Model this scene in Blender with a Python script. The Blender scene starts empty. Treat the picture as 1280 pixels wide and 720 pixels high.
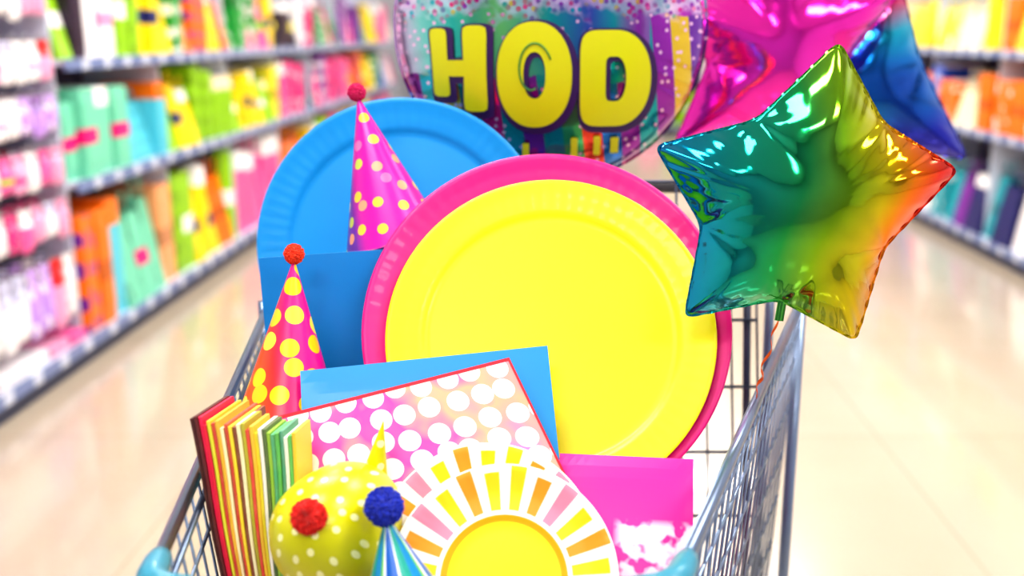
import bpy, math, random
from mathutils import Vector, Matrix, Euler
random.seed(7)
S=bpy.context.scene
COL=S.collection
pi=math.pi
def lin(c):
    c=c/255.0
    return c/12.92 if c<=0.04045 else ((c+0.055)/1.055)**2.4
def C(r,g,b): return (lin(r),lin(g),lin(b),1.0)

# ------------------------------------------------------------ materials
def mat(name,color,rough=0.5,metal=0.0,coat=0.0,emis=None,es=0.0,spec=None):
    m=bpy.data.materials.new(name); m.use_nodes=True
    b=m.node_tree.nodes['Principled BSDF']
    b.inputs['Base Color'].default_value=color
    b.inputs['Roughness'].default_value=rough
    b.inputs['Metallic'].default_value=metal
    b.inputs['Coat Weight'].default_value=coat
    if spec is not None: b.inputs['Specular IOR Level'].default_value=spec
    if emis:
        b.inputs['Emission Color'].default_value=emis; b.inputs['Emission Strength'].default_value=es
    return m
class NT:
    def __init__(s,m): s.t=m.node_tree; s.n=s.t.nodes; s.l=s.t.links; s.b=s.n['Principled BSDF']
    def node(s,t,**k):
        n=s.n.new(t)
        for a,v in k.items(): setattr(n,a,v)
        return n
    def put(s,v,inp):
        if isinstance(v,(int,float,tuple,list)): inp.default_value=v
        else: s.l.new(v,inp)
    def math(s,op,a,b=None,c=None):
        n=s.node('ShaderNodeMath',operation=op)
        s.put(a,n.inputs[0])
        if b is not None: s.put(b,n.inputs[1])
        if c is not None: s.put(c,n.inputs[2])
        return n.outputs[0]
    def mix(s,f,a,b):
        n=s.node('ShaderNodeMix',data_type='RGBA')
        s.put(f,n.inputs[0]); s.put(a,n.inputs[6]); s.put(b,n.inputs[7])
        return n.outputs[2]
    def ramp(s,f,stops,const=False):
        n=s.node('ShaderNodeValToRGB')
        r=n.color_ramp; r.interpolation='CONSTANT' if const else 'LINEAR'
        while len(r.elements)<len(stops): r.elements.new(0.5)
        for e,(p,c) in zip(r.elements,stops): e.position=p
        for e,(p,c) in zip(r.elements,stops): e.color=c
        s.put(f,n.inputs[0]); return n.outputs[0]
    def uv(s): return s.node('ShaderNodeTexCoord').outputs['UV']
    def sep(s,v):
        n=s.node('ShaderNodeSeparateXYZ'); s.l.new(v,n.inputs[0]); return n.outputs
    def vor(s,v,scale,rnd=1.0):
        n=s.node('ShaderNodeTexVoronoi',voronoi_dimensions='2D')
        s.l.new(v,n.inputs['Vector']); n.inputs['Scale'].default_value=scale; n.inputs['Randomness'].default_value=rnd
        return n
    def noise(s,v,scale,detail=2.0):
        n=s.node('ShaderNodeTexNoise'); 
        if v is not None: s.l.new(v,n.inputs['Vector'])
        n.inputs['Scale'].default_value=scale; n.inputs['Detail'].default_value=detail
        return n.outputs['Fac']
    def rng(s,v,a,b):
        n=s.node('ShaderNodeMapRange'); s.put(v,n.inputs[0]); n.inputs[1].default_value=a; n.inputs[2].default_value=b
        return n.outputs[0]
    def base(s,c): s.l.new(c,s.b.inputs['Base Color'])

def dots_mat(name,base_fn,dotcols,scale,thr,rnd=0.35,rough=0.35,metal=0.0):
    m=mat(name,(1,1,1,1),rough,metal); t=NT(m); uv=t.uv()
    v=t.vor(uv,scale,rnd)
    msk=t.math('LESS_THAN',v.outputs['Distance'],thr)
    if len(dotcols)>1:
        sx=t.node('ShaderNodeSeparateColor'); t.l.new(v.outputs['Color'],sx.inputs[0])
        dc=t.ramp(sx.outputs[0],[(i/len(dotcols),c) for i,c in enumerate(dotcols)],True)
    else: dc=dotcols[0]
    t.base(t.mix(msk,base_fn(t,uv),dc)); return m

# ------------------------------------------------------------ mesh builder
class MB:
    def __init__(s): s.v=[];s.f=[];s.uv=[];s.mi=[]
    def grid(s,fn,nu,nv,wrap=False,mi=0,mif=None):
        o=len(s.v); cu=nu if wrap else nu+1
        for j in range(nv+1):
            for i in range(cu):
                p,u=fn(i/nu,j/nv); s.v.append(tuple(p)); s.uv.append(u)
        for j in range(nv):
            for i in range(nu):
                a=o+j*cu+i; b=o+j*cu+(i+1)%cu; c=b+cu; d=a+cu
                s.f.append((a,b,c,d)); s.mi.append(mif(i,j) if mif else mi)
    def tube(s,pts,r,seg=6,mi=0,closed=False,caps=True):
        pts=[Vector(p) for p in pts]; o=len(s.v); n=len(pts)
        up=Vector((0.13,0.27,0.95)).normalized(); last=None
        for k,p in enumerate(pts):
            if closed: t=(pts[(k+1)%n]-pts[k-1])
            else: t=pts[min(k+1,n-1)]-pts[max(k-1,0)]
            t.normalize()
            if last is None: a=t.cross(up); 
            else: a=last-t*last.dot(t)
            if a.length<1e-4: a=t.cross(Vector((1,0,0)))
            a.normalize(); last=a; b=t.cross(a)
            rr=r[k] if isinstance(r,(list,tuple)) else r
            for q in range(seg):
                w=2*pi*q/seg; s.v.append(tuple(p+a*math.cos(w)*rr+b*math.sin(w)*rr)); s.uv.append((q/seg,k*0.01))
        m=n if closed else n-1
        for k in range(m):
            for q in range(seg):
                a0=o+k*seg+q;b0=o+k*seg+(q+1)%seg;k2=(k+1)%n
                s.f.append((a0,b0,o+k2*seg+(q+1)%seg,o+k2*seg+q)); s.mi.append(mi)
        if caps and not closed:
            s.f.append(tuple(o+q for q in range(seg))[::-1]); s.mi.append(mi)
            s.f.append(tuple(o+(n-1)*seg+q for q in range(seg))); s.mi.append(mi)
    def box(s,x0,x1,y0,y1,z0,z1,mi=0,mis=None):
        o=len(s.v)
        P=[(x0,y0,z0),(x1,y0,z0),(x1,y1,z0),(x0,y1,z0),(x0,y0,z1),(x1,y0,z1),(x1,y1,z1),(x0,y1,z1)]
        for p in P: s.v.append(p); s.uv.append((p[0],p[2]))
        Fs=[(0,3,2,1),(4,5,6,7),(0,1,5,4),(2,3,7,6),(1,2,6,5),(3,0,4,7)] # bot top front back right left
        for k,f in enumerate(Fs): s.f.append(tuple(o+i for i in f)); s.mi.append(mis[k] if mis else mi)
    def obj(s,name,mats,parent=None,smooth=True,bevel=0):
        me=bpy.data.meshes.new(name); me.from_pydata(s.v,[],s.f)
        ul=me.uv_layers.new(name='UVMap')
        for l in me.loops: ul.data[l.index].uv=s.uv[l.vertex_index]
        if not isinstance(mats,(list,tuple)): mats=[mats]
        for m in mats: me.materials.append(m)
        for p,i in zip(me.polygons,s.mi): p.material_index=i; p.use_smooth=smooth
        me.update()
        o=bpy.data.objects.new(name,me); COL.objects.link(o)
        if parent: o.parent=parent
        if bevel:
            b=o.modifiers.new('bevel','BEVEL'); b.width=bevel; b.segments=2; b.limit_method='ANGLE'
        return o
def tag(o,label,cat,group=None,kind=None):
    o['label']=label; o['category']=cat
    if group: o['group']=group
    if kind: o['kind']=kind
    return o
def empty(name,loc,rot=None):
    e=bpy.data.objects.new(name,None); e.empty_display_size=0.05; COL.objects.link(e); e.location=loc
    if rot is not None: 
        e.rotation_euler=rot.to_euler() if isinstance(rot,Matrix) else rot
    return e
def lean(back,roll=0,yaw=0):
    return Matrix.Rotation(math.radians(yaw),3,'Z')@Matrix.Rotation(-math.radians(back),3,'X')@Matrix.Rotation(math.radians(roll),3,'Y')

# ------------------------------------------------------------ room
m_floor=mat('polished_floor',C(226,214,196),0.2,0,0.4)
t=NT(m_floor); tc=t.node('ShaderNodeTexCoord'); 
br=t.node('ShaderNodeTexBrick'); t.l.new(tc.outputs['Object'],br.inputs['Vector']); br.offset=0
br.inputs['Scale'].default_value=1.0; br.inputs['Brick Width'].default_value=1.2; br.inputs['Row Height'].default_value=1.2
br.inputs['Mortar Size'].default_value=0.004
br.inputs['Color1'].default_value=C(196,181,160); br.inputs['Color2'].default_value=C(191,176,154); br.inputs['Mortar'].default_value=C(172,157,136)
nz=t.noise(tc.outputs['Object'],3.0,5.0)
t.base(t.mix(t.math('MULTIPLY',nz,0.5),br.outputs['Color'],C(180,162,138)))
m_wall=mat('painted_wall',C(214,216,222),0.7); t=NT(m_wall); nz=t.noise(None,6.0); t.base(t.mix(nz,C(205,208,216),C(225,225,228)))
m_ceil=mat('ceiling_paint',C(225,225,228),0.8)
def slab(name,x0,x1,y0,y1,z0,z1,m):
    b=MB(); b.box(x0,x1,y0,y1,z0,z1); o=b.obj(name,m,smooth=False); o['kind']='structure'; return o
XL,XR=-2.07,2.86
slab('floor',XL-0.8,XR+0.8,-3.2,16.2,-0.1,0.0,m_floor)
slab('ceiling',XL-0.8,XR+0.8,-3.2,16.2,3.3,3.4,m_ceil)
slab('wall_left',XL-0.8,XL-0.7,-3.2,16.2,0,3.3,m_wall)
slab('wall_right',XR+0.7,XR+0.8,-3.2,16.2,0,3.3,m_wall)
slab('wall_back',XL-0.7,XR+0.7,16.1,16.2,0,3.3,m_wall)
slab('wall_front',XL-0.7,XR+0.7,-3.2,-3.1,0,3.3,mat('front_wall_paint',C(140,142,165),0.6))

m_panel=mat('lamp_diffuser',C(255,255,255),0.5,emis=(1,1,1,1),es=8.0)
m_white=mat('white_enamel',C(240,240,242),0.35)
lm=MB(); lm.box(-0.62,0.62,-0.32,0.32,-0.06,0.0)
house=lm.obj('lamp_housing',m_white,smooth=False); 
lm=MB(); lm.box(-0.57,0.57,-0.27,0.27,-0.075,-0.06); diff=lm.obj('lamp_diffuser',m_panel,smooth=False)
first=True
for yy in (-1.6,0.6,2.8,5.2,7.8,10.4,13.2):
    for xx in (-0.7,1.6):
        e=empty('ceiling_lamp',(xx,yy,3.3)); tag(e,'white rectangular ceiling lamp with glowing diffuser','ceiling lamp','ceiling lamps over the aisle')
        if first: h,d=house,diff; first=False
        else:
            h=house.copy(); d=diff.copy(); COL.objects.link(h); COL.objects.link(d)
        h.parent=e; d.parent=e
        la=bpy.data.lights.new('lamp_light','AREA'); la.shape='RECTANGLE'; la.size=1.1; la.size_y=0.5; la.energy=26 if yy<2 else 32 if yy<4 else 38; la.color=(1,0.995,0.985)
        lo=bpy.data.objects.new('lamp_light',la); COL.objects.link(lo); lo.parent=e; lo.location=(0,0,-0.09)

# ------------------------------------------------------------ store shelving
m_shelf=mat('shelf_enamel',C(215,220,235),0.35)
m_strip=mat('price_strip',C(150,160,190),0.4); t=NT(m_strip); uv=t.uv(); sx=t.sep(uv)
w=t.math('FRACT',t.math('MULTIPLY',sx[0],4.3)); t.base(t.mix(t.math('GREATER_THAN',w,0.7),C(115,130,172),C(205,210,225)))
m_back=mat('shelf_back_panel',C(85,76,104),0.6)
m_kick=mat('kick_plate',C(50,55,80),0.5)
m_hook=mat('hook_steel',C(190,190,195),0.3,1.0)
BAYW=1.2; DEP=0.45
def build_bay(levels,hooks):
    parts=[]
    b=MB(); b.box(0.001,BAYW-0.001,DEP,DEP+0.03,0,2.1); parts.append(b.obj('back_panel',m_back,smooth=False))
    b=MB(); b.box(0.001,BAYW-0.001,0.02,0.05,0,0.09); parts.append(b.obj('kick_plate',m_kick,smooth=False))
    for x in (0.001,):
        b=MB(); b.box(x,x+0.016,0.05 if not hooks else 0.2,DEP,0.1,2.1); parts.append(b.obj('upright',m_shelf,smooth=False))
    for z in levels:
        b=MB(); b.box(0.018,BAYW-0.003,0.0,DEP,z-0.025,z); parts.append(b.obj('shelf_board',m_shelf,smooth=False,bevel=0.003))
        b=MB(); b.box(0.003,BAYW-0.003,-0.012,0.0,z-0.045,z+0.004); parts.append(b.obj('price_strip',m_strip,smooth=False))
    if hooks:
        for z in hooks:
            b=MB()
            for k in range(11):
                x=0.07+k*0.106; b.tube([(x,DEP,z),(x,0.03,z),(x,0.0,z+0.02)],0.004,5)
            parts.append(b.obj('hook_rail',m_hook))
    return parts
LV=(0.12,0.81,1.335)
std=build_bay(LV,None); HK=(0.52,0.76,0.98,1.2,1.42,1.66); peg=build_bay((0.12,),HK)
used={'s':False,'p':False}
def place_bay(loc,rotz,kind,label):
    e=empty('shelf_unit',loc,Euler((0,0,rotz)))
    tag(e,label,'shelf','store shelving along the aisle')
    src=std if kind=='s' else peg
    for p in src:
        q=p if not used[kind] else p.copy()
        if used[kind]: COL.objects.link(q)
        q.parent=e
    used[kind]=True
    return e
def m_prod(name,c,c2,style):
    m=mat(name,c,0.35); t=NT(m); uv=t.uv(); sx=t.sep(uv)
    if style==0:
        k=t.math('MULTIPLY',t.math('GREATER_THAN',sx[1],0.38),t.math('LESS_THAN',sx[1],0.56)); t.base(t.mix(k,c,c2))
    elif style==1:
        v=t.vor(uv,4.0,0.4); t.base(t.mix(t.math('LESS_THAN',v.outputs['Distance'],0.27),c,c2))
    elif style==2:
        k=t.math('GREATER_THAN',sx[1],0.78); t.base(t.mix(k,c,c2))
    else:
        n=t.noise(uv,3.0); t.base(t.mix(t.math('GREATER_THAN',n,0.58),c,c2))
    return m
white=C(250,248,245)
cols={'white':C(245,240,240),'cream':C(250,236,195),'pink':C(245,100,165),'hotpink':C(235,20,125),'rose':C(246,165,200),'lav':C(195,150,228),
 'yellow':C(252,218,0),'lemon':C(250,232,60),'lime':C(150,205,10),'green':C(30,155,60),'mint':C(120,210,175),'teal':C(10,150,162),'aqua':C(90,200,218),
 'blue':C(15,80,190),'navy':C(30,35,100),'orange':C(250,120,5),'red':C(220,25,30),'purple':C(120,35,150),'dark':C(45,25,50),'peach':C(250,170,115)}
PM={}
hues=list(cols.values()); r2=random.Random(5)
for i,(k,c) in enumerate(cols.items()):
    c2=white if k not in('white','cream','rose') else C(235,150,190) if k=='white' else C(250,170,60) if k=='cream' else C(225,40,130)
    PM[k]=[m_prod('package_'+k,c,c2,i%4),m_prod('package_tonal_'+k,c,tuple(0.6*x for x in c[:3])+(1,),(i+1)%4),m_prod('package_mixed_'+k,c,r2.choice(hues) if k!='white' else C(200,200,225),(i+2)%4)]  # second variant: pattern printed in a deeper tone of the same colour
b=MB(); b.box(-0.5,0.5,0.02,1,0,1); b.box(-0.42,0.42,0.0,0.02,0.12,0.88); K_box=b.obj('party_supply_box',PM['white'][0],smooth=False,bevel=0.02)
b=MB()
def bagf(u,v):
    w=0.5*(1-0.12*v); d=0.5*(1-0.75*v)
    a=[(-w,-d),(0,-d),(w,-d),(w*0.9,0),(w,d),(0,d),(-w,d),(-w*0.9,0)][int(round(u*8))%8]
    return (a[0],0.5+a[1],v*0.82),(a[0],v)
b.grid(bagf,8,4,wrap=True)
for yy in (0.38,0.62): b.tube([(-0.18,yy,0.8),(-0.16,yy,0.93),(-0.06,yy,0.99),(0.06,yy,0.99),(0.16,yy,0.93),(0.18,yy,0.8)],0.02,6)
K_bag=b.obj('gift_bag',PM['white'][0],smooth=False)
b=MB()
def rollf(u,v):
    a=2*pi*u; r=[0.0,0.46,0.5,0.5,0.46,0.3,0.28,0][int(round(v*7))]; z=[0,0,0.01,0.97,0.985,0.985,1.0,1.0][int(round(v*7))]
    return (math.cos(a)*r,0.5+math.sin(a)*r,z),(u*3,z)
b.grid(rollf,14,7,wrap=True); K_roll=b.obj('wrapping_paper_roll',PM['white'][0])
b=MB()
def pouch(s):
    def f(u,v):
        x=u-0.5; th=0.5*(max(0,1-(2*u-1)**2)*max(0,1-abs(2*v-1)**3))**0.5 if v<1 else 0
        return (x,0.5+s*th,v*0.8),(x,v)
    return f
b.grid(pouch(-1),8,8); b.grid(pouch(1),8,8); b.box(-0.5,0.5,0.42,0.58,0.8,1.0)
K_packet=b.obj('hanging_packet',PM['white'][0])
KN={'box':[K_box,'box',False],'bag':[K_bag,'gift bag',False],'roll':[K_roll,'wrapping paper',False],'packet':[K_packet,'packet',False]}
LABK={'box':'{} boxed party supply on a store shelf','bag':'{} gift bag with handles on a store shelf','roll':'{} wrapping paper roll standing on shelf','packet':'{} party packet hanging from a shelf hook'}
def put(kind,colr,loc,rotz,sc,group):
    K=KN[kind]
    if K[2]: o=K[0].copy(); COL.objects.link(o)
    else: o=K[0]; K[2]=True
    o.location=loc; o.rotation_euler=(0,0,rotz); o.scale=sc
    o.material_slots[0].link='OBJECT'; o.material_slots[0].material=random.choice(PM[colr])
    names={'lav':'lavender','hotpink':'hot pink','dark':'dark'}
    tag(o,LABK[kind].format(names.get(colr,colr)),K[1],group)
def fill(origin,rotz,z,hmin,hmax,pal,kinds,group,wmin=0.15,wmax=0.24,L=BAYW):
    x=0.022; dirx=Vector((math.cos(rotz),math.sin(rotz),0)); diry=Vector((-math.sin(rotz),math.cos(rotz),0))
    c=random.choice(pal); rep=0
    ws=[]
    while sum(ws)<L-0.03-wmin: ws.append(random.uniform(wmin,wmax))
    f=(L-0.03)/sum(ws); ws=[q*f for q in ws]
    for w in ws:
        if rep<=0: c=random.choice(pal); rep=random.randint(1,2); k=random.choice(kinds); h=random.uniform(hmin,hmax)
        rep-=1
        d=0.3 if k=='box' else w*0.9 if k=='roll' else 0.2
        p=Vector(origin)+dirx*(x+w/2)+diry*(random.uniform(0.005,0.04))
        put(k,c,(p.x,p.y,z+0.001),rotz,(w*0.95,d,h*random.uniform(0.9,1.0)),group); x+=w
RL=pi/2; RR=-pi/2
pals_mid=[['mint','aqua','teal','mint'],['yellow','lime','lemon'],['lemon','lime','teal','yellow'],['hotpink','pink','purple','teal'],['pink','hotpink','purple'],['purple','pink','orange'],['red','yellow','green'],['pink','white','blue']]
pals_low=[['cream','mint','peach','orange','aqua'],['orange','aqua','lime','yellow','mint'],['orange','yellow','lime','pink'],['yellow','orange','lime'],['pink','orange','lime'],['hotpink','pink','yellow'],['blue','lime','red'],['yellow','white','pink']]
pals_top=[['yellow','white','dark','lime'],['orange','yellow','green','cream'],['lime','pink','yellow','green'],['hotpink','pink','dark','white'],['dark','hotpink','green'],['purple','pink'],['yellow','teal'],['white','pink']]
for k in range(2):
    y0=2.1+k*BAYW
    place_bay((XL,y0,0),RL,'p','pegboard store unit with rows of hanging packets')
    for ri,z in enumerate(HK):
        for j in range(11):
            if k==0 and j<4: continue
            for dd in (0.02,0.14):
                y=y0+0.07+j*0.106
                hh=random.uniform(0.14,0.175) if z>0.6 else random.uniform(0.27,0.32)
                pal=['white','white','rose','white','lav'] if ri not in(1,2) else ['pink','rose','hotpink','white'] if ri==1 else ['pink','rose','white']
                put('packet',random.choice(pal),(XL-dd,y,z-hh-0.005),RL,(0.088,0.05,hh),'packets hanging on hooks')
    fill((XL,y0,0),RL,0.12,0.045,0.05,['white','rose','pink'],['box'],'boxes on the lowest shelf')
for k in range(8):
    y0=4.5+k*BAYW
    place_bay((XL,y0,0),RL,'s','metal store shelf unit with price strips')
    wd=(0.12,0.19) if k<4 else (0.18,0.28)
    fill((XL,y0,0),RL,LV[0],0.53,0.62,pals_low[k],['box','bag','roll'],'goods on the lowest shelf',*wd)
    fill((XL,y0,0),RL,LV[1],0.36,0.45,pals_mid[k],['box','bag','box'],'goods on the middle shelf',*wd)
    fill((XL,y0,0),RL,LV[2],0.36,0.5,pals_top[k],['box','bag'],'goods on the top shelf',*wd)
for k in range(9):
    y1=4.5+k*BAYW
    place_bay((XR,y1+BAYW,0),RR,'s','metal store shelf unit with price strips')
    wd=(0.16,0.26)
    fill((XR,y1+BAYW,0),RR,LV[0],0.45,0.6,['teal','blue','white','pink','lime','aqua','navy','purple'],['box','bag'],'goods on the lowest shelf',*wd)
    fill((XR,y1+BAYW,0),RR,LV[1],0.28,0.43,['orange','cream','blue','yellow','orange'],['box','box','bag'],'goods on the middle shelf',*wd)
    fill((XR,y1+BAYW,0),RR,LV[2],0.33,0.46,['cream','lemon','orange','pink','yellow','peach'],['box','bag'],'goods on the top shelf',*wd)
for k in range(4):
    x0=XL+0.1+k*BAYW
    place_bay((x0,15.4,0),0,'s','metal store shelf unit across the aisle end')
    fill((x0,15.4,0),0,LV[0],0.35,0.55,['pink','blue','white','lime'],['box','bag'],'goods on the end shelves',0.22,0.34)
    fill((x0,15.4,0),0,LV[1],0.25,0.42,['cream','hotpink','white','green'],['box','bag'],'goods on the end shelves',0.22,0.34)
    fill((x0,15.4,0),0,LV[2],0.3,0.45,['white','pink','lemon'],['box'],'goods on the end shelves',0.22,0.34)

# ------------------------------------------------------------ shopping cart
m_chrome=mat('blue_grey_steel',C(125,140,165),0.28,0.75)
m_dark=mat('dark_steel_wire',C(75,80,98),0.35,0.7)
m_teal=mat('teal_plastic',C(50,135,158),0.4,0,0.25)
m_rub=mat('grey_rubber',C(60,60,65),0.6)
cart=empty('shopping_cart',(0,1.14,0)); tag(cart,'blue-grey wire shopping cart with teal corner bumpers, full of party goods','shopping cart')
def cpart(b,name,m,**k):
    b.v=[(x,y-1.14,z) for x,y,z in b.v]
    return b.obj(name,m,cart,**k)
NL=Vector((-0.326,0.7585,1.017)); NR=Vector((0.100,0.7585,1.017)); FL=Vector((-0.4375,1.525,1.037)); FR=Vector((0.377,1.525,1.037))
nl=Vector((-0.30,0.82,0.62)); nr=Vector((0.075,0.82,0.62)); fl=Vector((-0.40,1.49,0.60)); fr=Vector((0.34,1.49,0.60))
def panel(name,A,B,b2,a2,nu,nv,m,r=0.0015):
    b=MB()
    for i in range(nu+1):
        u=i/nu; p=A.lerp(B,u); q=a2.lerp(b2,u); b.tube([p,q],r,5)
    for j in range(nv+1):
        v=j/nv; b.tube([A.lerp(a2,v),B.lerp(b2,v)],r*1.4,6)
    return cpart(b,name,m)
panel('basket_side',NL,FL,fl,nl,22,6,m_chrome); panel('basket_side',NR,FR,fr,nr,22,6,m_chrome,0.0017)
panel('basket_front',NL,NR,nr,nl,12,6,m_chrome); panel('basket_floor',nl,nr,fr,fl,12,14,m_chrome)
panel('basket_gate',Vector((-0.40,1.53,1.235)),Vector((0.30,1.53,1.235)),Vector((0.33,1.49,0.61)),Vector((-0.39,1.49,0.61)),18,6,m_dark,0.0020)
b=MB(); b.tube([FR+Vector((0,0.02,0)),NR,NL,FL+Vector((0,0.02,0))],0.0070,10); b.tube([FR+Vector((-0.004,0,-0.028)),NR+Vector((-0.004,0.005,-0.028))],0.0035,8); b.tube([FL+Vector((0.004,0,-0.028)),NL+Vector((0.004,0.005,-0.028))],0.0035,8); cpart(b,'rim_tube',m_chrome)
for P,s in ((NL,1),(NR,-1)):
    b=MB(); far=(FL if s==1 else FR)-P; far.normalize()
    pts=[P+far*0.045,P+far*0.033,P+far*0.012,P+Vector((s*0.003,0.002,0)),P+Vector((s*0.015,-0.004,0)),P+Vector((s*0.035,-0.004,0))]
    b.tube(pts,[0.0090,0.0115,0.0125,0.0128,0.0115,0.0090],14); cpart(b,'corner_bumper',m_teal)
for x in (0.377,-0.4375):
    s=1 if x>0 else -1
    b=MB(); b.tube([(x+s*0.004,1.54,1.05),(x,1.535,0.6),(x-s*0.02,1.5,0.16)],0.009,12); cpart(b,'upright_post',m_chrome)
    b=MB(); b.tube([(x-s*0.042,1.55,1.21),(x-s*0.042,1.545,0.9),(x-s*0.05,1.52,0.35)],0.0075,12); cpart(b,'upright_post',m_chrome)
    b=MB(); b.tube([(x-s*0.085,1.54,1.235),(x-s*0.07,1.5,0.61)],0.006,12); cpart(b,'gate_post',m_dark)
    b=MB(); b.tube([(x-s*0.02,1.5,0.16),(x-s*0.10,0.9,0.15)],0.010,10); b.tube([(x-s*0.03,1.5,0.6),(x-s*0.09,0.95,0.17)],0.008,10); cpart(b,'chassis_rail',m_chrome)
b=MB(); b.tube([(-0.338,0.9,0.15),(0.277,0.9,0.15)],0.010,10); b.tube([(-0.417,1.5,0.16),(0.357,1.5,0.16)],0.010,10); cpart(b,'chassis_crossbar',m_chrome)
b=MB(); b.tube([(-0.395,1.55,1.2),(-0.395,1.60,1.22),(-0.37,1.62,1.215)],0.009,10); b.tube([(0.335,1.55,1.2),(0.335,1.60,1.22),(0.31,1.62,1.215)],0.009,10); b.tube([(-0.38,1.62,1.215),(0.32,1.62,1.215)],0.010,14); cpart(b,'push_handle',m_rub)
for x,y in ((-0.338,0.9),(0.277,0.9),(-0.417,1.5),(0.357,1.5)):
    b=MB(); b.tube([(x,y,0.15),(x,y,0.125)],0.012,10); b.box(x-0.018,x-0.014,y-0.02,y+0.02,0.05,0.125); b.box(x+0.014,x+0.018,y-0.02,y+0.02,0.05,0.125); b.box(x-0.018,x+0.018,y-0.02,y+0.02,0.12,0.127)
    c=cpart(b,'caster_fork',m_chrome,smooth=False)
    b=MB(); b.tube([(x-0.011,y,0.055),(x-0.009,y,0.055),(x+0.009,y,0.055),(x+0.011,y,0.055)],[0.05,0.054,0.054,0.05],24); cpart(b,'caster_wheel',m_rub)

# ------------------------------------------------------------ boxes that carry the pile
def gift_box(loc,size,m1,m2,label):
    e=empty('gift_box',loc); w,d,h=size
    b=MB(); b.box(-w/2,w/2,-d/2,d/2,0,h-0.03); b.obj('box_body',m1,e,smooth=False,bevel=0.002)
    b=MB(); b.box(-w/2-0.002,w/2+0.002,-d/2-0.002,d/2+0.002,h-0.03,h); b.obj('box_lid',m2,e,smooth=False,bevel=0.002)
    tag(e,label,'gift box')
mA=mat('carton_magenta',C(225,40,140),0.5); mB=mat('carton_blue',C(20,130,190),0.5); mC=mat('carton_green',C(60,170,120),0.5)
gift_box((-0.10,0.945,0.63),(0.32,0.20,0.205),mA,mA,'magenta cardboard gift box at the bottom of the cart')
gift_box((-0.03,1.17,0.63),(0.30,0.2,0.28),mA,mB,'magenta gift box with blue lid under the plates')
gift_box((-0.275,1.145,0.63),(0.13,0.13,0.36),mC,mC,'tall green gift box under the orange hat')
gift_box((-0.22,1.41,0.63),(0.30,0.12,0.325),mB,mB,'blue gift box under the blue plate')

# ------------------------------------------------------------ paper plates
def plate(name,center,R,tilt,mats,label,roll=0,yaw=0,rimh=0.05,crimp=0.002,inner=0.74,nth=240):
    prof=[(0.0001,0),(0.2,0),(0.4,0),(0.5,0),(0.58,0),(0.66,0),(inner-0.03,0),(inner,0.02),(inner+0.015,0.2),(inner+0.035,0.42),(inner+0.055,0.5),(0.5*(inner+0.055+0.93),0.62),(0.93,0.74),(0.965,0.95),(0.985,1.0),(0.995,0.97),(1.0,0.88)]
    n=len(prof)-1; b=MB()
    def f(side):
        def g(u,v):
            r,h=prof[int(round(v*n))]; a=2*pi*u
            hh=h*rimh*R
            if r>inner: hh+=crimp*R*math.sin(u*2*pi*72)*min(1,(r-inner)/0.06)*(1 if r<0.985 else 0.4)
            return (math.cos(a)*r*R,-hh+side*0.0012,math.sin(a)*r*R),(math.cos(a)*r*R,math.sin(a)*r*R)
        return g
    b.grid(f(-1),nth,n,wrap=True); b.grid(f(1),nth,n,wrap=True,mi=0)
    b.grid(lambda u,v:f(-1 if v<0.5 else 1)(u,1.0),nth,1,wrap=True)
    o=b.obj(name,mats); o.location=center; o.rotation_euler=lean(tilt,roll,yaw).to_euler(); tag(o,label,'paper plate')
    return o
def paper(name,c,rough=0.38):
    m=mat(name,c,rough,0,0.1); t=NT(m); n=t.noise(t.uv(),25.0,3.0)
    c2=tuple(min(1,x*0.93) for x in c[:3])+(1,); t.base(t.mix(n,c,c2)); return m
m_pinkp=paper('magenta_paper',C(236,0,128)); m_yel=paper('yellow_paper',C(255,238,0)); m_bluep=paper('blue_paper',C(0,150,225))
n30=Vector((0,-math.cos(math.radians(30)),math.sin(math.radians(30))))
cP=Vector((-0.006,1.202,1.1045))
plate('paper_plate',cP,0.220,30,m_pinkp,'large round magenta paper plate behind the yellow plate',inner=0.8,rimh=0.07,crimp=0.001)
up30=Vector((0,math.sin(math.radians(30)),math.cos(math.radians(30))))
plate('paper_plate',cP+n30*0.014-up30*0.0135+Vector((0.005,0,0)),0.1950,30,m_yel,'large round bright yellow paper plate on a magenta plate',inner=0.76,rimh=0.05,crimp=0.0008)
plate('paper_plate',(-0.2115,1.455,1.157),0.2065,14,m_bluep,'round bright blue paper plate behind the magenta hat',inner=0.76,crimp=0.0015)
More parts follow.
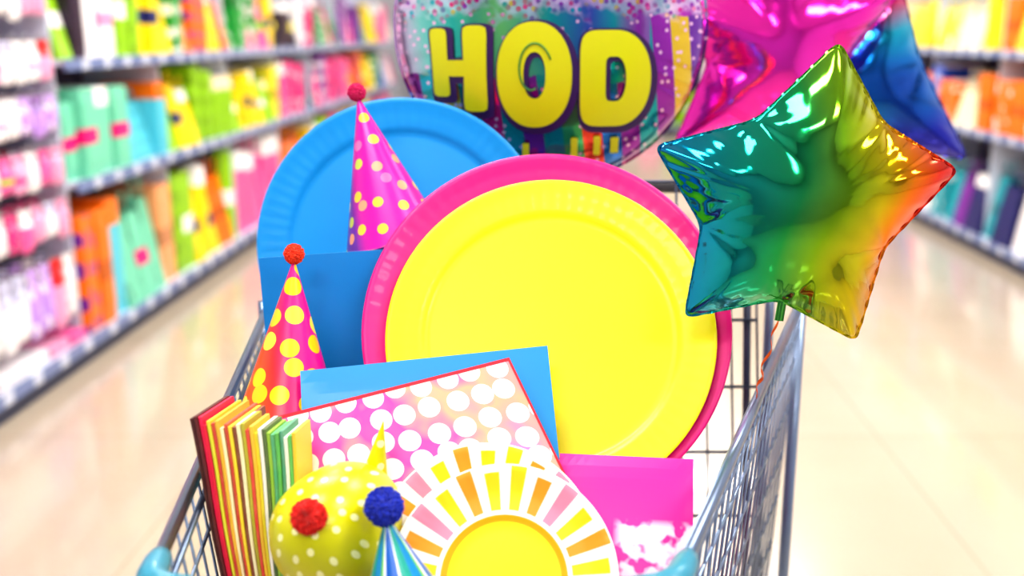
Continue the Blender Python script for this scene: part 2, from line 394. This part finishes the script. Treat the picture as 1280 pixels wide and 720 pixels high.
# sunburst plate
sw=mat('sun_white',C(246,244,236),0.4); sy=mat('sun_yellow',C(253,212,20),0.4); so=mat('sun_orange',C(250,155,35),0.4); sc_=paper('sun_centre_yellow',C(252,232,0)); sg=mat('sun_gold',C(215,170,0),0.35); spk=mat('sun_pink',C(246,140,165),0.4)
def sunf(r,u):
    N=24; k=(u*N)%1.0; idx=int(u*N)
    if r<0.50: return 1
    if r<0.56: return 4
    if r<0.60: return 0
    if abs(k-0.5)<0.28:
        if r>(0.985 if idx%2 else 0.93): return 0
        return (2,3,2,5,3,2)[idx%6]
    return 0
def sunplate():
    rs=[0.0001,0.2,0.4,0.50,0.52,0.545,0.56,0.60,0.66,0.70,0.74,0.775,0.80,0.84,0.88,0.93,0.985,1.0]
    hs=[0,0,0,0,0.004,0.012,0.014,0.014,0.014,0.016,0.018,0.024,0.030,0.040,0.052,0.066,0.080,0.076]
    R=0.110; nth=432; n=len(rs)-1; b=MB()
    def f(side):
        def g(u,v):
            i=int(round(v*n)); a=2*pi*u; r=rs[i]; h=hs[i]*R*1.1
            if r>0.8: h+=0.0012*R*math.sin(u*2*pi*60)*min(1,(r-0.8)/0.05)
            return (math.cos(a)*r*R,-h+side*0.001,math.sin(a)*r*R),(math.cos(a)*r*R,math.sin(a)*r*R)
        return g
    b.grid(f(-1),nth,n,wrap=True,mif=lambda i,j:sunf((rs[j]+rs[j+1])/2,(i+0.5)/nth)); b.grid(f(1),nth,n,wrap=True)
    b.grid(lambda u,v:f(-1 if v<0.5 else 1)(u,1.0),nth,1,wrap=True)
    o=b.obj('paper_plate',[sw,sc_,sy,so,sg,spk]); o.location=(-0.046,0.9045,0.938); o.rotation_euler=lean(30).to_euler()
    tag(o,'white paper plate with yellow centre and orange sun rays','paper plate')
    o2=o.copy(); COL.objects.link(o2); o2.location=(-0.064,0.9290,0.950); o2.rotation_euler=lean(30,7.5).to_euler()
    tag(o2,'white sun ray paper plate tucked behind the front one','paper plate')
sunplate()

# ------------------------------------------------------------ napkin packs / flat packets
def pack(name,center,w,h,th,back,roll,yaw,mats,label,cat,bulge=0.003,flare=0.0,parent=None):
    b=MB(); nx,nz=16,12
    def side(s):
        def f(u,v):
            x=(u-0.5)*w; z=(v-0.5)*h
            e=(max(0,1-(2*u-1)**4)*max(0,1-(2*v-1)**4))
            return (x+flare*(h/2-z)*u,s*(th/2+bulge*e),z),(x,z)
        return f
    b.grid(side(-1),nx,nz,mi=0); b.grid(side(1),nx,nz,mi=1)
    n=6
    def edge(P0,P1):
        def f(u,v):
            p=Vector(P0).lerp(Vector(P1),u)
            q=Vector((p.x,(v-0.5)*th,p.z)); q.x+=flare*(h/2-q.z)*(q.x/w+0.5)
            return q,(p.x,p.z)
        return f
    cs=[(-w/2,0,-h/2),(w/2,0,-h/2),(w/2,0,h/2),(-w/2,0,h/2)]
    for i in range(4): b.grid(edge(cs[i],cs[(i+1)%4]),12,n,mi=1)
    o=b.obj(name,mats,parent)
    o.location=center
    if parent is None: o.rotation_euler=lean(back,roll,yaw).to_euler(); tag(o,label,cat)
    for p in o.data.polygons: p.use_smooth=False
    return o
def bf(t,uv):
    s=t.sep(uv); n=t.noise(uv,16.0)
    f=t.math('ADD',t.math('MULTIPLY',s[0],2.6),t.math('ADD',t.math('MULTIPLY',n,1.2),-0.1))
    return t.ramp(f,[(0.0,C(248,205,110)),(0.2,C(235,90,165)),(0.45,C(228,60,165)),(0.65,C(245,170,130)),(0.85,C(240,150,150)),(1.0,C(225,120,190))])
m_dotp=dots_mat('white_dots_on_pink',bf,[C(248,244,244),C(247,238,224),C(246,228,240)],38.0,0.42,0.28,0.4)
m_redE=mat('red_paper_edge',C(215,10,40),0.5)
pk=pack('napkin_pack',(-0.146,0.995,1.0130),0.250,0.167,0.010,30,-14.6,0,[m_dotp,m_redE],'pink napkin pack printed with big white dots','napkins',flare=0.2)
pack('backing_sheet',(0.0005,0.0085,0.0050),0.253,0.170,0.003,0,0,0,[m_redE,m_redE],'','',0.0005,0.2,parent=pk)
m_bcard=paper('blue_card',C(0,145,215)); m_bcard2=paper('dark_blue_card',C(0,110,185)); m_bcard3=paper('deep_blue_card',C(0,125,200))
pack('gift_envelope',(-0.133,1.062,1.024),0.275,0.17,0.004,30,-6,0,[m_bcard,m_bcard2],'blue paper envelope behind the dotted napkins','envelope',0.001)
pack('napkin_pack',(-0.262,1.240,1.115),0.185,0.145,0.012,10,-4,0,[m_bcard3,paper('pale_blue_edge',C(70,175,225))],'square blue napkin pack behind the orange hat','napkins',0.001)
m_mag=mat('magenta_marble_paper',C(225,40,150),0.35); t=NT(m_mag); uv=t.uv(); s=t.sep(uv); n=t.noise(uv,42.0,2.0)
low=t.math('MULTIPLY',t.rng(s[1],0.008,0.0),t.rng(s[0],-0.012,-0.002))
k=t.math('MULTIPLY',t.rng(n,0.42,0.50),low); t.base(t.mix(k,C(224,30,152),C(247,215,235)))
pack('napkin_pack',(0.075,0.992,0.949),0.142,0.148,0.014,38,1,-4,[m_mag,paper('pink_edge',C(215,30,140))],'magenta napkin pack with small white marbled print','napkins',0.004)

# fan of tissue paper packs
fan=[('dark red',C(70,0,22)),('dark red',C(90,0,28)),('crimson',C(234,0,78)),('crimson',C(228,0,62)),('lime yellow',C(215,215,20)),('crimson',C(215,10,50)),('gold',C(225,170,20)),('cream',C(245,235,190)),('red',C(205,10,40)),('yellow',C(240,215,30)),('dark red',C(120,5,30)),('cream',C(245,235,190)),('olive',C(170,165,20)),('crimson',C(225,15,50)),('gold',C(235,185,30)),('yellow',C(225,210,15)),('white',C(240,240,235)),('dark green',C(0,85,45)),('lime green',C(130,190,40)),('teal green',C(0,165,120)),('green',C(30,175,80)),('teal',C(0,150,130)),('white',C(235,240,230)),('green',C(60,190,90)),('gold',C(235,190,30))]
for i,(nm,c) in enumerate(fan):
    xt=-0.350+i*0.0041; xb=-0.314+i*0.0028; H=0.235; zb=0.856+random.uniform(-0.004,0.004)-i*0.0008
    b=MB(); dep=0.085 if i<11 else 0.05; nz=14
    m=mat('tissue_paper_'+nm.replace(' ','_'),c,0.5); t=NT(m); uv=t.uv()
    nn=t.noise(uv,60.0,3.0)
    t.base(t.mix(t.math('MULTIPLY',nn,0.25 if i>3 else 0.05),c,C(250,225,150)))
    def pos(a,bq,z):
        th=0.0023+0.0013*z
        w=0.0007*math.sin(z*9)
        return (a*th/2+w,bq*dep,z*H)
    ring8=[(-1,0),(-0.33,-0.008),(0.33,-0.008),(1,0),(1,0.5),(1,1),(-1,1),(-1,0.5)]
    def f(u,v):
        r=ring8[int(round(u*8))%8]; p=pos(r[0],r[1],v); return p,(p[0],p[2])
    b.grid(f,8,nz,wrap=True)
    o_=len(b.v)-8; b.f.append(tuple(range(o_,o_+8))); b.mi.append(0); b.f.append(tuple(range(7,-1,-1))); b.mi.append(0)
    o=b.obj('tissue_paper_pack',m,smooth=False); o.location=(xb,0.915+random.uniform(0,0.003),zb)
    o.rotation_euler=lean(6,math.degrees(math.atan((xt-xb)/H)),-3.5).to_euler()
    tag(o,nm+' folded tissue paper pack standing on edge','tissue paper','fan of coloured tissue paper packs')

# ------------------------------------------------------------ party hats
def pompom(name,r,m,parent,loc):
    b=MB(); rnd=random.Random(3)
    nu,nv=56,36; T={}
    def f(u,v):
        k=(round(u*nu)%nu,round(v*nv)); 
        if k not in T: T[k]=r*rnd.uniform(0.84,1.1)
        if k[1] in(0,nv): rr=r
        else: rr=T[k]
        a=2*pi*u; p=pi*v; return (rr*math.sin(p)*math.cos(a),rr*math.sin(p)*math.sin(a),rr*math.cos(p)),(u,v)
    b.grid(f,nu,nv,wrap=True); o=b.obj(name,m,parent,smooth=False); o.location=loc; return o
def fuzzy(name,c):
    m=mat(name,c,0.9); NT(m).b.inputs['Sheen Weight'].default_value=0.15; return m
def hat(apex,basec,R,m,mpom,rp,label):
    apex=Vector(apex); basec=Vector(basec); ax=apex-basec; H=ax.length
    q=ax.to_track_quat('Z','Y').to_matrix()
    bk=q.inverted()@Vector((0,1,0)); roll=math.atan2(bk.y,bk.x)   # paper seam sits on the far side
    e=empty('party_hat',basec,(q@Matrix.Rotation(roll,3,'Z')))
    b=MB(); sl=math.hypot(R,H); sa=R/sl; n=24
    def f(s):
        def g(u,v):
            r=R*(1-v)+0.0005; a=2*pi*u; d=sl*(1-v); ph=(a-pi)*sa
            return ((r-s)*math.cos(a),(r-s)*math.sin(a),H*v),(d*math.sin(ph),d*math.cos(ph))
        return g
    b.grid(f(0),64,n,wrap=False); b.grid(f(0.0008),64,n,wrap=False)
    b.obj('hat_cone',m,e)
    b=MB(); b.tube([((R+0.0003)*math.cos(2*pi*k/48),(R+0.0003)*math.sin(2*pi*k/48),0.0008) for k in range(48)],0.0012,6,closed=True); b.obj('hat_rim',m,e)
    if mpom: pompom('pompom',rp,mpom,e,(0,0,H+rp*0.45))
    tag(e,label,'party hat'); return e
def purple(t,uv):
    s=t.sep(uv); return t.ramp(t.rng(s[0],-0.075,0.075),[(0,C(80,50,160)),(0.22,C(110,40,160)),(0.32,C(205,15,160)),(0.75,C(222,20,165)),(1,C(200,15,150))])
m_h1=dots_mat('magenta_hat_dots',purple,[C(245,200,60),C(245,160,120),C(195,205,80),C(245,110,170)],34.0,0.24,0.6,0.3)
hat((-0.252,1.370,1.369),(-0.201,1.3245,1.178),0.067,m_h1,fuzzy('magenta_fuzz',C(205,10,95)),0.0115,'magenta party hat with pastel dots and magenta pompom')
def orangeg(t,uv):
    s=t.sep(uv); f=t.math('ADD',t.math('MULTIPLY',s[0],-9.0),t.math('MULTIPLY',s[1],1.6)); f=t.math('ADD',f,0.15)
    return t.ramp(f,[(-0.0,C(228,12,150)),(0.25,C(235,20,125)),(0.45,C(242,50,50)),(0.65,C(250,90,10)),(1.0,C(248,100,10))])
m_h2=dots_mat('orange_hat_dots',orangeg,[C(252,215,10),C(250,200,20),C(248,228,70),C(252,205,40)],32.0,0.35,0.45,0.3)
hat((-0.298,1.174,1.196),(-0.304,1.128,1.008),0.061,m_h2,fuzzy('orange_fuzz',C(235,60,15)),0.0115,'orange and pink party hat with yellow dots and pompom')
def yb(t,uv):
    n=t.noise(uv,12.0); return t.mix(n,C(236,222,0),C(178,188,5))
m_h3=dots_mat('yellow_hat_dots',yb,[C(248,248,180)],48.0,0.18,0.5,0.3)
def dome_hat():
    bc=Vector((-0.211,0.928,0.970)); tip=Vector((-0.214,0.846,1.032)); ax=tip-bc; H=ax.length
    q=ax.to_track_quat('Z','Y').to_matrix(); e=empty('party_hat',bc,q)
    R=0.0585
    qi=q.inverted(); dw=qi@Vector((0.45,0,0.89)); th0=math.atan2(dw.y,dw.x)
    b=MB()
    def f(u,v):
        a=2*pi*u; z=H*math.sin(v*pi/2); rr=R*max(0.0,math.cos(v*pi/2))**0.85
        c_=max(0,math.cos(a-th0)); rr*=1+0.32*c_**3*math.cos(v*pi/2)
        X=rr*math.cos(a); Y=rr*math.sin(a)
        return (X,Y,z),(X*1.2,Y*1.2)
    b.grid(f,96,28,wrap=True); b.grid(lambda u,v:((f(u,0)[0][0]*(1-v*0.06),f(u,0)[0][1]*(1-v*0.06),-0.02*v),f(u,0)[1]),96,3,wrap=True)
    b.obj('hat_cone',m_h3,e)
    pompom('pompom',0.0155,fuzzy('red_fuzz',C(210,25,10)),e,(0,0,H+0.006))
    tag(e,'yellow domed party hat with white dots and red pompom','party hat')
dome_hat()
hat((-0.166,0.962,1.078),(-0.184,0.964,0.985),0.020,m_h3,None,0,'small yellow pointed party hat behind the domed one')
m_h4=mat('striped_hat',(1,1,1,1),0.3); t=NT(m_h4); uv=t.uv(); s=t.sep(uv)
ang=t.math('ARCTAN2',s[0],s[1]); fr_=t.math('FRACT',t.math('ADD',t.math('MULTIPLY',ang,1.5),0.15))
t.base(t.ramp(fr_,[(0,C(10,95,185)),(0.3,C(235,240,240)),(0.36,C(10,160,140)),(0.6,C(0,135,190)),(0.84,C(110,190,70)),(0.92,C(235,240,240))],True))
hat((-0.149,0.856,1.030),(-0.131,0.842,0.935),0.044,m_h4,fuzzy('blue_fuzz',C(15,40,165)),0.0172,'blue, teal and white striped party hat with blue pompom')

# ------------------------------------------------------------ foil balloons
def foil(name,fn,rough=0.11,metal=0.93,bs=0.2,sc=13.0):
    m=mat(name,(1,1,1,1),rough,metal,0.35); t=NT(m); uv=t.uv(); t.base(fn(t,uv))
    bp=t.node('ShaderNodeBump'); bp.inputs['Strength'].default_value=bs; bp.inputs['Distance'].default_value=0.006
    t.l.new(t.noise(uv,sc,1.5),bp.inputs['Height']); t.l.new(bp.outputs[0],t.b.inputs['Normal']); return m
def ribbon(name,pts,m,parent,w=0.003,amp=0.006,waves=9):
    b=MB(); pts=[Vector(p) for p in pts]; n=90; P=[]
    def at(t_):
        k=t_*(len(pts)-1); i=min(int(k),len(pts)-2); return pts[i].lerp(pts[i+1],k-i)
    for i in range(n+1):
        t_=i/n; p=at(t_); a=t_*waves*2*pi; fade=min(1,t_*6,(1-t_)*6)
        P.append(p+Vector((math.cos(a)*amp,math.sin(a)*amp,0))*fade)
    b.grid(lambda u,v:(P[int(round(u*n))]+Vector((0,0,(v-0.5)*w*2)),(u,v)),n,1)
    o=b.obj(name,m,parent); s=o.modifiers.new('thickness','SOLIDIFY'); s.thickness=0.0004; return o
def star(name,center,tips,T,m,label,notch=0.52,back=0,yaw=0,seed=1,ribm=None,rib_to=None,tail_ang=-90,sm=4,crease=0.0030):
    c=Vector(center); R=lean(back,0,yaw); e=empty('star_balloon',c,R)
    if not isinstance(notch,(list,tuple)): notch=[notch]*len(tips)
    order=sorted(range(len(tips)),key=lambda i:tips[i][0]); notch=[notch[i] for i in order]
    tips=[(math.radians(tips[i][0]),tips[i][1]) for i in order]; poly=[]
    n=len(tips)
    for i in range(n):
        a,r=tips[i]; a2,r2=tips[(i+1)%n]
        if i==n-1: a2+=2*pi
        poly.append(Vector((math.cos(a)*r,math.sin(a)*r)))
        am=(a+a2)/2; rn=notch[i]*(r+r2)/2*(1 if a2-a<1.5 else 0.85); poly.append(Vector((math.cos(am)*rn,math.sin(am)*rn)))
    M=len(poly); per=40; bd=[]
    for i in range(M):
        for k in range(per): bd.append(poly[i].lerp(poly[(i+1)%M],k/per))
    N=len(bd)
    for _ in range(sm*5): bd=[(bd[i-1]+bd[i]*2+bd[(i+1)%N])/4 for i in range(N)]
    def sd(p):
        s=0
        for i in range(M):
            a=poly[i];q=poly[(i+1)%M];ab=q-a; t_=max(0,min(1,(p-a).dot(ab)/ab.length_squared)); d=(p-a-ab*t_).length
            s+=(d+1e-4)**-4
        return s**(-1/4)
    nr=40; dm=sd(Vector((0,0))); rnd=random.Random(seed); ph=[rnd.uniform(0,6) for _ in range(6)]
    notches=[poly[i] for i in range(1,M,2)]
    H={}
    def hgt(i,j):
        k=(i%N,j)
        if k in H: return H[k]
        t_=math.sin(pi/2*j/nr); p=bd[i%N]*t_; d=sd(p)
        h=T*min(1.3,(d/dm))**0.62*math.sqrt(max(0,1-t_**10))
        s=i%N
        env=math.sqrt(max(0,1-t_**14))
        rip=math.sin(s*2*pi/11+ph[0])*0.5+math.sin(s*2*pi/17.3+ph[1])*0.6+math.sin(s*2*pi/6.2)*0.2
        h+=0.0050*rip*math.exp(-((1-t_)/0.13))*env*(0.6+0.4*math.sin(s*0.05+ph[2]))
        for qi,q in enumerate(notches):
            r=(p-q); rl=r.length
            if rl<0.14:
                an=math.atan2(r.y,r.x); 
                h-=crease*(0.5+0.5*math.cos(an*5+ph[qi%6]*3))**2*math.exp(-((rl-0.03)/0.05)**2)*env*min(1,d/0.008)
        h=max(h,0.0006) if t_<1 else 0
        H[k]=h; return h
    b=MB()
    for s in (-1,1):
        def f(u,v):
            i=int(round(u*N)); j=int(round(v*nr)); t_=math.sin(pi/2*j/nr); p=bd[i%N]*t_
            return (p.x,s*hgt(i,j),p.y),(p.x,p.y)
        b.grid(f,N,nr,wrap=True)
    def seam(u,v):
        i=int(round(u*N))%N; q=bd[i]*(1+0.018*v); return (q.x,0.0009*v*math.sin(i*0.9),q.y),(bd[i].x,bd[i].y)
    b.grid(seam,N,1,wrap=True)
    b.obj('balloon_body',m,e)
    ta=math.radians(tail_ang); k=min(range(N),key=lambda i:abs(((math.atan2(bd[i].y,bd[i].x)-ta+pi)%(2*pi))-pi)); tp=bd[k]; d=tp.normalized()
    b=MB(); pr=Vector((-d.y,d.x))
    b.grid(lambda u,v:((tp.x+d.x*0.022*v+pr.x*(u-0.5)*0.010,0.001*math.sin(u*9),tp.y+d.y*0.022*v+pr.y*(u-0.5)*0.010),(tp.x,tp.y)),6,4)
    o=b.obj('balloon_tail',m,e)
    if ribm:
        Ri=R.inverted(); end=Ri@(Vector(rib_to)-c); st=Vector((tp.x+d.x*0.02,0.002,tp.y+d.y*0.02))
        mid=st.lerp(end,0.5)+Vector((-0.004,0,-0.01))
        ribbon('ribbon',[st,mid,end],ribm,e,0.0028,0.0028,3)
    tag(e,label,'balloon'); return e
m_ro=mat('orange_ribbon',C(235,100,30),0.3); m_rp=mat('pink_ribbon',C(235,40,140),0.3)
def rainbow(t,uv):
    s=t.sep(uv); n=t.noise(uv,6.0,1.0)
    f=t.math('ADD',t.rng(t.math('ADD',s[0],t.math('MULTIPLY',s[1],-0.06)),-0.175,0.175),t.math('MULTIPLY',t.math('SUBTRACT',n,0.5),0.25))
    return t.ramp(f,[(0,C(5,85,175)),(0.16,C(0,140,180)),(0.32,C(0,160,140)),(0.46,C(30,165,80)),(0.58,C(130,185,15)),(0.70,C(205,190,10)),(0.79,C(245,130,10)),(0.88,C(235,45,15)),(1,C(195,15,40))])
star('s1',(0.266,1.109,1.269),[(79,0.174),(12.5,0.172),(-65,0.166),(-134,0.172),(158,0.168)],0.050,foil('rainbow_foil',rainbow,0.1,0.95,0.25),'rainbow foil star balloon, teal to green to red',[0.60,0.70,0.62,0.62,0.62],2,0,1,m_ro,(0.238,1.146,1.037),-97)
def pinkf(t,uv):
    n=t.noise(uv,6.0,1.0); return t.mix(n,C(238,15,170),C(250,55,198))
star('s2',(0.384,1.797,1.424),[(222,0.238),(296,0.225),(25,0.226),(100,0.215),(160,0.19)],0.062,foil('magenta_foil',pinkf,0.13,0.85,0.14),'magenta foil star balloon tied to the cart',0.58,0,6,2,m_rp,(0.25,1.535,1.24),-100)
def bluef(t,uv):
    s=t.sep(uv); n=t.noise(uv,6.0,1.0); f=t.math('ADD',t.rng(s[1],-0.2,0.2),t.math('MULTIPLY',t.math('SUBTRACT',n,0.5),0.7))
    return t.ramp(f,[(0,C(60,25,130)),(0.35,C(30,40,165)),(0.55,C(10,115,195)),(0.75,C(20,165,195)),(0.9,C(200,30,100)),(1,C(60,40,165))])
star('s3',(0.575,1.965,1.352),[(79,0.228),(-33,0.242),(-95,0.22),(212,0.2),(140,0.17)],0.055,foil('indigo_foil',bluef),'indigo and teal foil star balloon behind the magenta star',0.56,0,-6,3,m_rp,(0.28,1.535,1.24),-120)

# round balloon with lettering
RB=0.232; TB=0.100
def hb(x,z):
    r=min(1,math.hypot(x,z)/RB); return TB*math.sqrt(max(0,1-r**2.3))
e=empty('round_balloon',(-0.002,1.61,1.455)); tag(e,'round foil balloon with confetti, coloured stripes and yellow letters HOD','balloon')
b=MB(); nth=360; nr=30
for s in (-1,1):
    def f(u,v):
        t_=math.sin(pi/2*round(v*nr)/nr); a=2*pi*u; x=math.cos(a)*t_*RB; z=math.sin(a)*t_*RB*0.985
        h=TB*math.sqrt(max(0,1-t_**2.3)); rip=(math.sin(a*46)+0.6*math.sin(a*31+1))*0.0032*math.exp(-(1-t_)/0.10)*math.sqrt(max(0,1-t_**8))
        return (x,s*max(0,h+rip),z),(x,z)
    b.grid(f,nth,nr,wrap=True)
b.grid(lambda u,v:((math.cos(2*pi*u)*RB*(1+0.02*v),0,math.sin(2*pi*u)*RB*0.985*(1+0.02*v)),(math.cos(2*pi*u)*RB,math.sin(2*pi*u)*RB)),nth,1,wrap=True)
def roundf(t,uv):
    s=t.sep(uv); n=t.noise(uv,14.0,1.0)
    jit=t.math('MULTIPLY',t.math('SUBTRACT',n,0.5),0.06)
    xx=t.rng(t.math('ADD',s[0],t.math('MULTIPLY',s[1],0.12)),-0.23,0.23)
    st=[C(130,25,145),C(20,165,185),C(245,180,40),C(10,120,120),C(210,35,130),C(10,150,160),C(130,30,150),C(20,150,140),C(60,160,90),C(235,70,40),C(20,105,185),C(150,35,165),C(10,160,170),C(150,40,170),C(225,190,50),C(110,40,160)]
    stripes=t.ramp(xx,[(i/16,c) for i,c in enumerate(st)],True)
    mid=t.ramp(t.math('ADD',xx,jit),[(0,C(215,170,215)),(0.1,C(120,200,190)),(0.2,C(40,180,165)),(0.35,C(120,210,120)),(0.5,C(0,155,155)),(0.62,C(60,80,175)),(0.70,C(20,165,170)),(0.78,C(170,55,185)),(0.85,C(10,160,170)),(0.91,C(190,50,180)),(1,C(60,60,165))])
    v=t.vor(uv,95.0,0.95); sc=t.node('ShaderNodeSeparateColor'); t.l.new(v.outputs['Color'],sc.inputs[0])
    dc=t.ramp(sc.outputs[0],[(0,C(215,25,150)),(0.35,C(150,50,175)),(0.6,C(230,50,130)),(0.8,C(245,200,50)),(0.9,C(30,160,180))],True)
    cb=t.ramp(n,[(0.3,C(250,225,240)),(0.45,C(225,185,228)),(0.6,C(175,215,225)),(0.75,C(248,248,248))])
    thr=t.math('ADD',0.24,t.math('MULTIPLY',n,0.2))
    conf=t.mix(t.math('LESS_THAN',v.outputs['Distance'],thr),cb,dc)
    n2=t.noise(uv,30.0,2.0)
    topm=t.rng(t.math('ADD',s[1],t.math('MULTIPLY',t.math('SUBTRACT',n2,0.5),0.12)),0.015,0.045)
    thl=t.math('SUBTRACT',t.math('MULTIPLY',t.math('GREATER_THAN',s[0],0.142),0.085),0.07)
    lowm=t.math('LESS_THAN',t.math('ADD',s[1],jit),thl)
    body=t.mix(lowm,mid,stripes)
    loose=t.math('MULTIPLY',t.math('LESS_THAN',v.outputs['Distance'],0.25),t.math('GREATER_THAN',t.math('ADD',sc.outputs[1],t.math('MULTIPLY',t.math('ABSOLUTE',s[0]),1.5)),0.9))
    body=t.mix(loose,body,C(238,190,225))
    return t.mix(topm,body,conf)
b.obj('balloon_body',foil('confetti_foil',roundf,0.12,0.75,0.12,9.0),e)
m_let=mat('yellow_lettering',C(215,212,15),0.35,0.15,0.1); m_out=mat('dark_purple_outline',C(55,20,85),0.4); m_curl=mat('green_curl',C(60,130,50),0.4)
k=0.00105
def rect(b,x0,x1,z0,z1,off,g=0,sl=0.0):
    w_=(x1-x0)/2+g; h_=(z1-z0)/2+g; cx=(x0+x1)/2; cz=(z0+z1)/2
    def f(u,v):
        X=(2*u-1); Z=(2*v-1)
        zz=Z*h_*(1-0.06*X**4); xx=X*w_*(0.93+0.09*abs(Z)**2)*(1-0.10*abs(Z)**12)
        x=(cx+xx)*k+sl*zz*k; z=(cz+zz)*k
        return (x,-hb(x,z)-off,z),(x,z)
    b.grid(f,8,14)
def ring(b,cx,cz,outer,inner,off):
    def f(u,v):
        a=2*pi*u; o=outer(a); i=inner(a); x=(cx+o[0]*(1-v)+i[0]*v)*k; z=(cz+o[1]*(1-v)+i[1]*v)*k
        return (x,-hb(x,z)-off,z),(x,z)
    b.grid(f,72,6,wrap=True)
def sup(rx,rz,n=2.2):
    def f(a):
        c,s=math.cos(a),math.sin(a); return (rx*math.copysign(abs(c)**(2/n),c),rz*math.copysign(abs(s)**(2/n),s))
    return f
def dsh(rx,rz):
    def f(a):
        c,s=math.cos(a),math.sin(a)
        n=2.1 if c>0 else 6; return (rx*math.copysign(abs(c)**(2/n),c),rz*math.copysign(abs(s)**(2/(2.2 if c>0 else 6)),s))
    return f
for lay in (0,1):
    off=0.0035 if lay==0 else 0.0055; g=6 if lay==0 else 0; m=m_out if lay==0 else m_let; nm='letter_outline' if lay==0 else 'letter'
    dx=3.5 if lay==0 else 0; dz=-3.5 if lay==0 else 0
    b=MB(); rect(b,-164+dx,-140+dx,-92+dz,0+dz,off,g,-0.04); rect(b,-144+dx,-112+dx,-64+dz,-42+dz,off-0.0002,g); rect(b,-120+dx,-86+dx,-112+dz,4+dz,off,g); b.obj(nm,m,e)
    b=MB(); ring(b,-22+dx,-62+dz,sup(51+g,71+g),sup(15-g*0.6,31-g*0.6),off); b.obj(nm,m,e)
    b=MB(); ring(b,89+dx,-67+dz,dsh(49+g,65+g),dsh(14-g*0.5,30-g*0.5),off); b.obj(nm,m,e)
b=MB(); pts=[]
for i in range(26):
    a=0.4+i/25*4.6; rr=1-0.5*i/25; x=(-24+26*rr*math.cos(a))*k; z=(-58+44*rr*math.sin(a))*k; pts.append((x,-hb(x,z)-0.0062,z))
b.tube(pts,0.0014,6); b.obj('letter_curl',m_curl,e)
for x0,x1,z0,z1 in ((28,38,-176,-148),(60,70,-174,-146),(84,96,-172,-148),(-40,-30,-178,-156)):
    b=MB(); rect(b,x0,x1,z0,z1,0.003); b.obj('letter_stroke',m_let,e)
ribbon('ribbon',[(0,0,-0.231),(0.02,-0.03,-0.233),(0.04,-0.077,-0.22)],m_rp,e,0.002,0.002,3)

# ------------------------------------------------------------ camera
cam=bpy.data.cameras.new('camera'); co=bpy.data.objects.new('camera',cam); COL.objects.link(co)
co.location=(0,0,1.45); co.rotation_euler=(math.radians(90-13.83),0,0)
cam.sensor_width=36; cam.lens=36.56; cam.shift_x=-50/1280
cam.clip_start=0.05
cam.dof.use_dof=True; cam.dof.focus_distance=1.15; cam.dof.aperture_fstop=2.4
S.camera=co
w=bpy.data.worlds.new('world'); S.world=w; w.use_nodes=True; w.node_tree.nodes['Background'].inputs[0].default_value=(0.9,0.95,1,1); w.node_tree.nodes['Background'].inputs[1].default_value=0.3
S.view_settings.view_transform='Standard'
try: S.view_settings.look='Medium High Contrast'
except Exception: pass
S.view_settings.exposure=-0.05
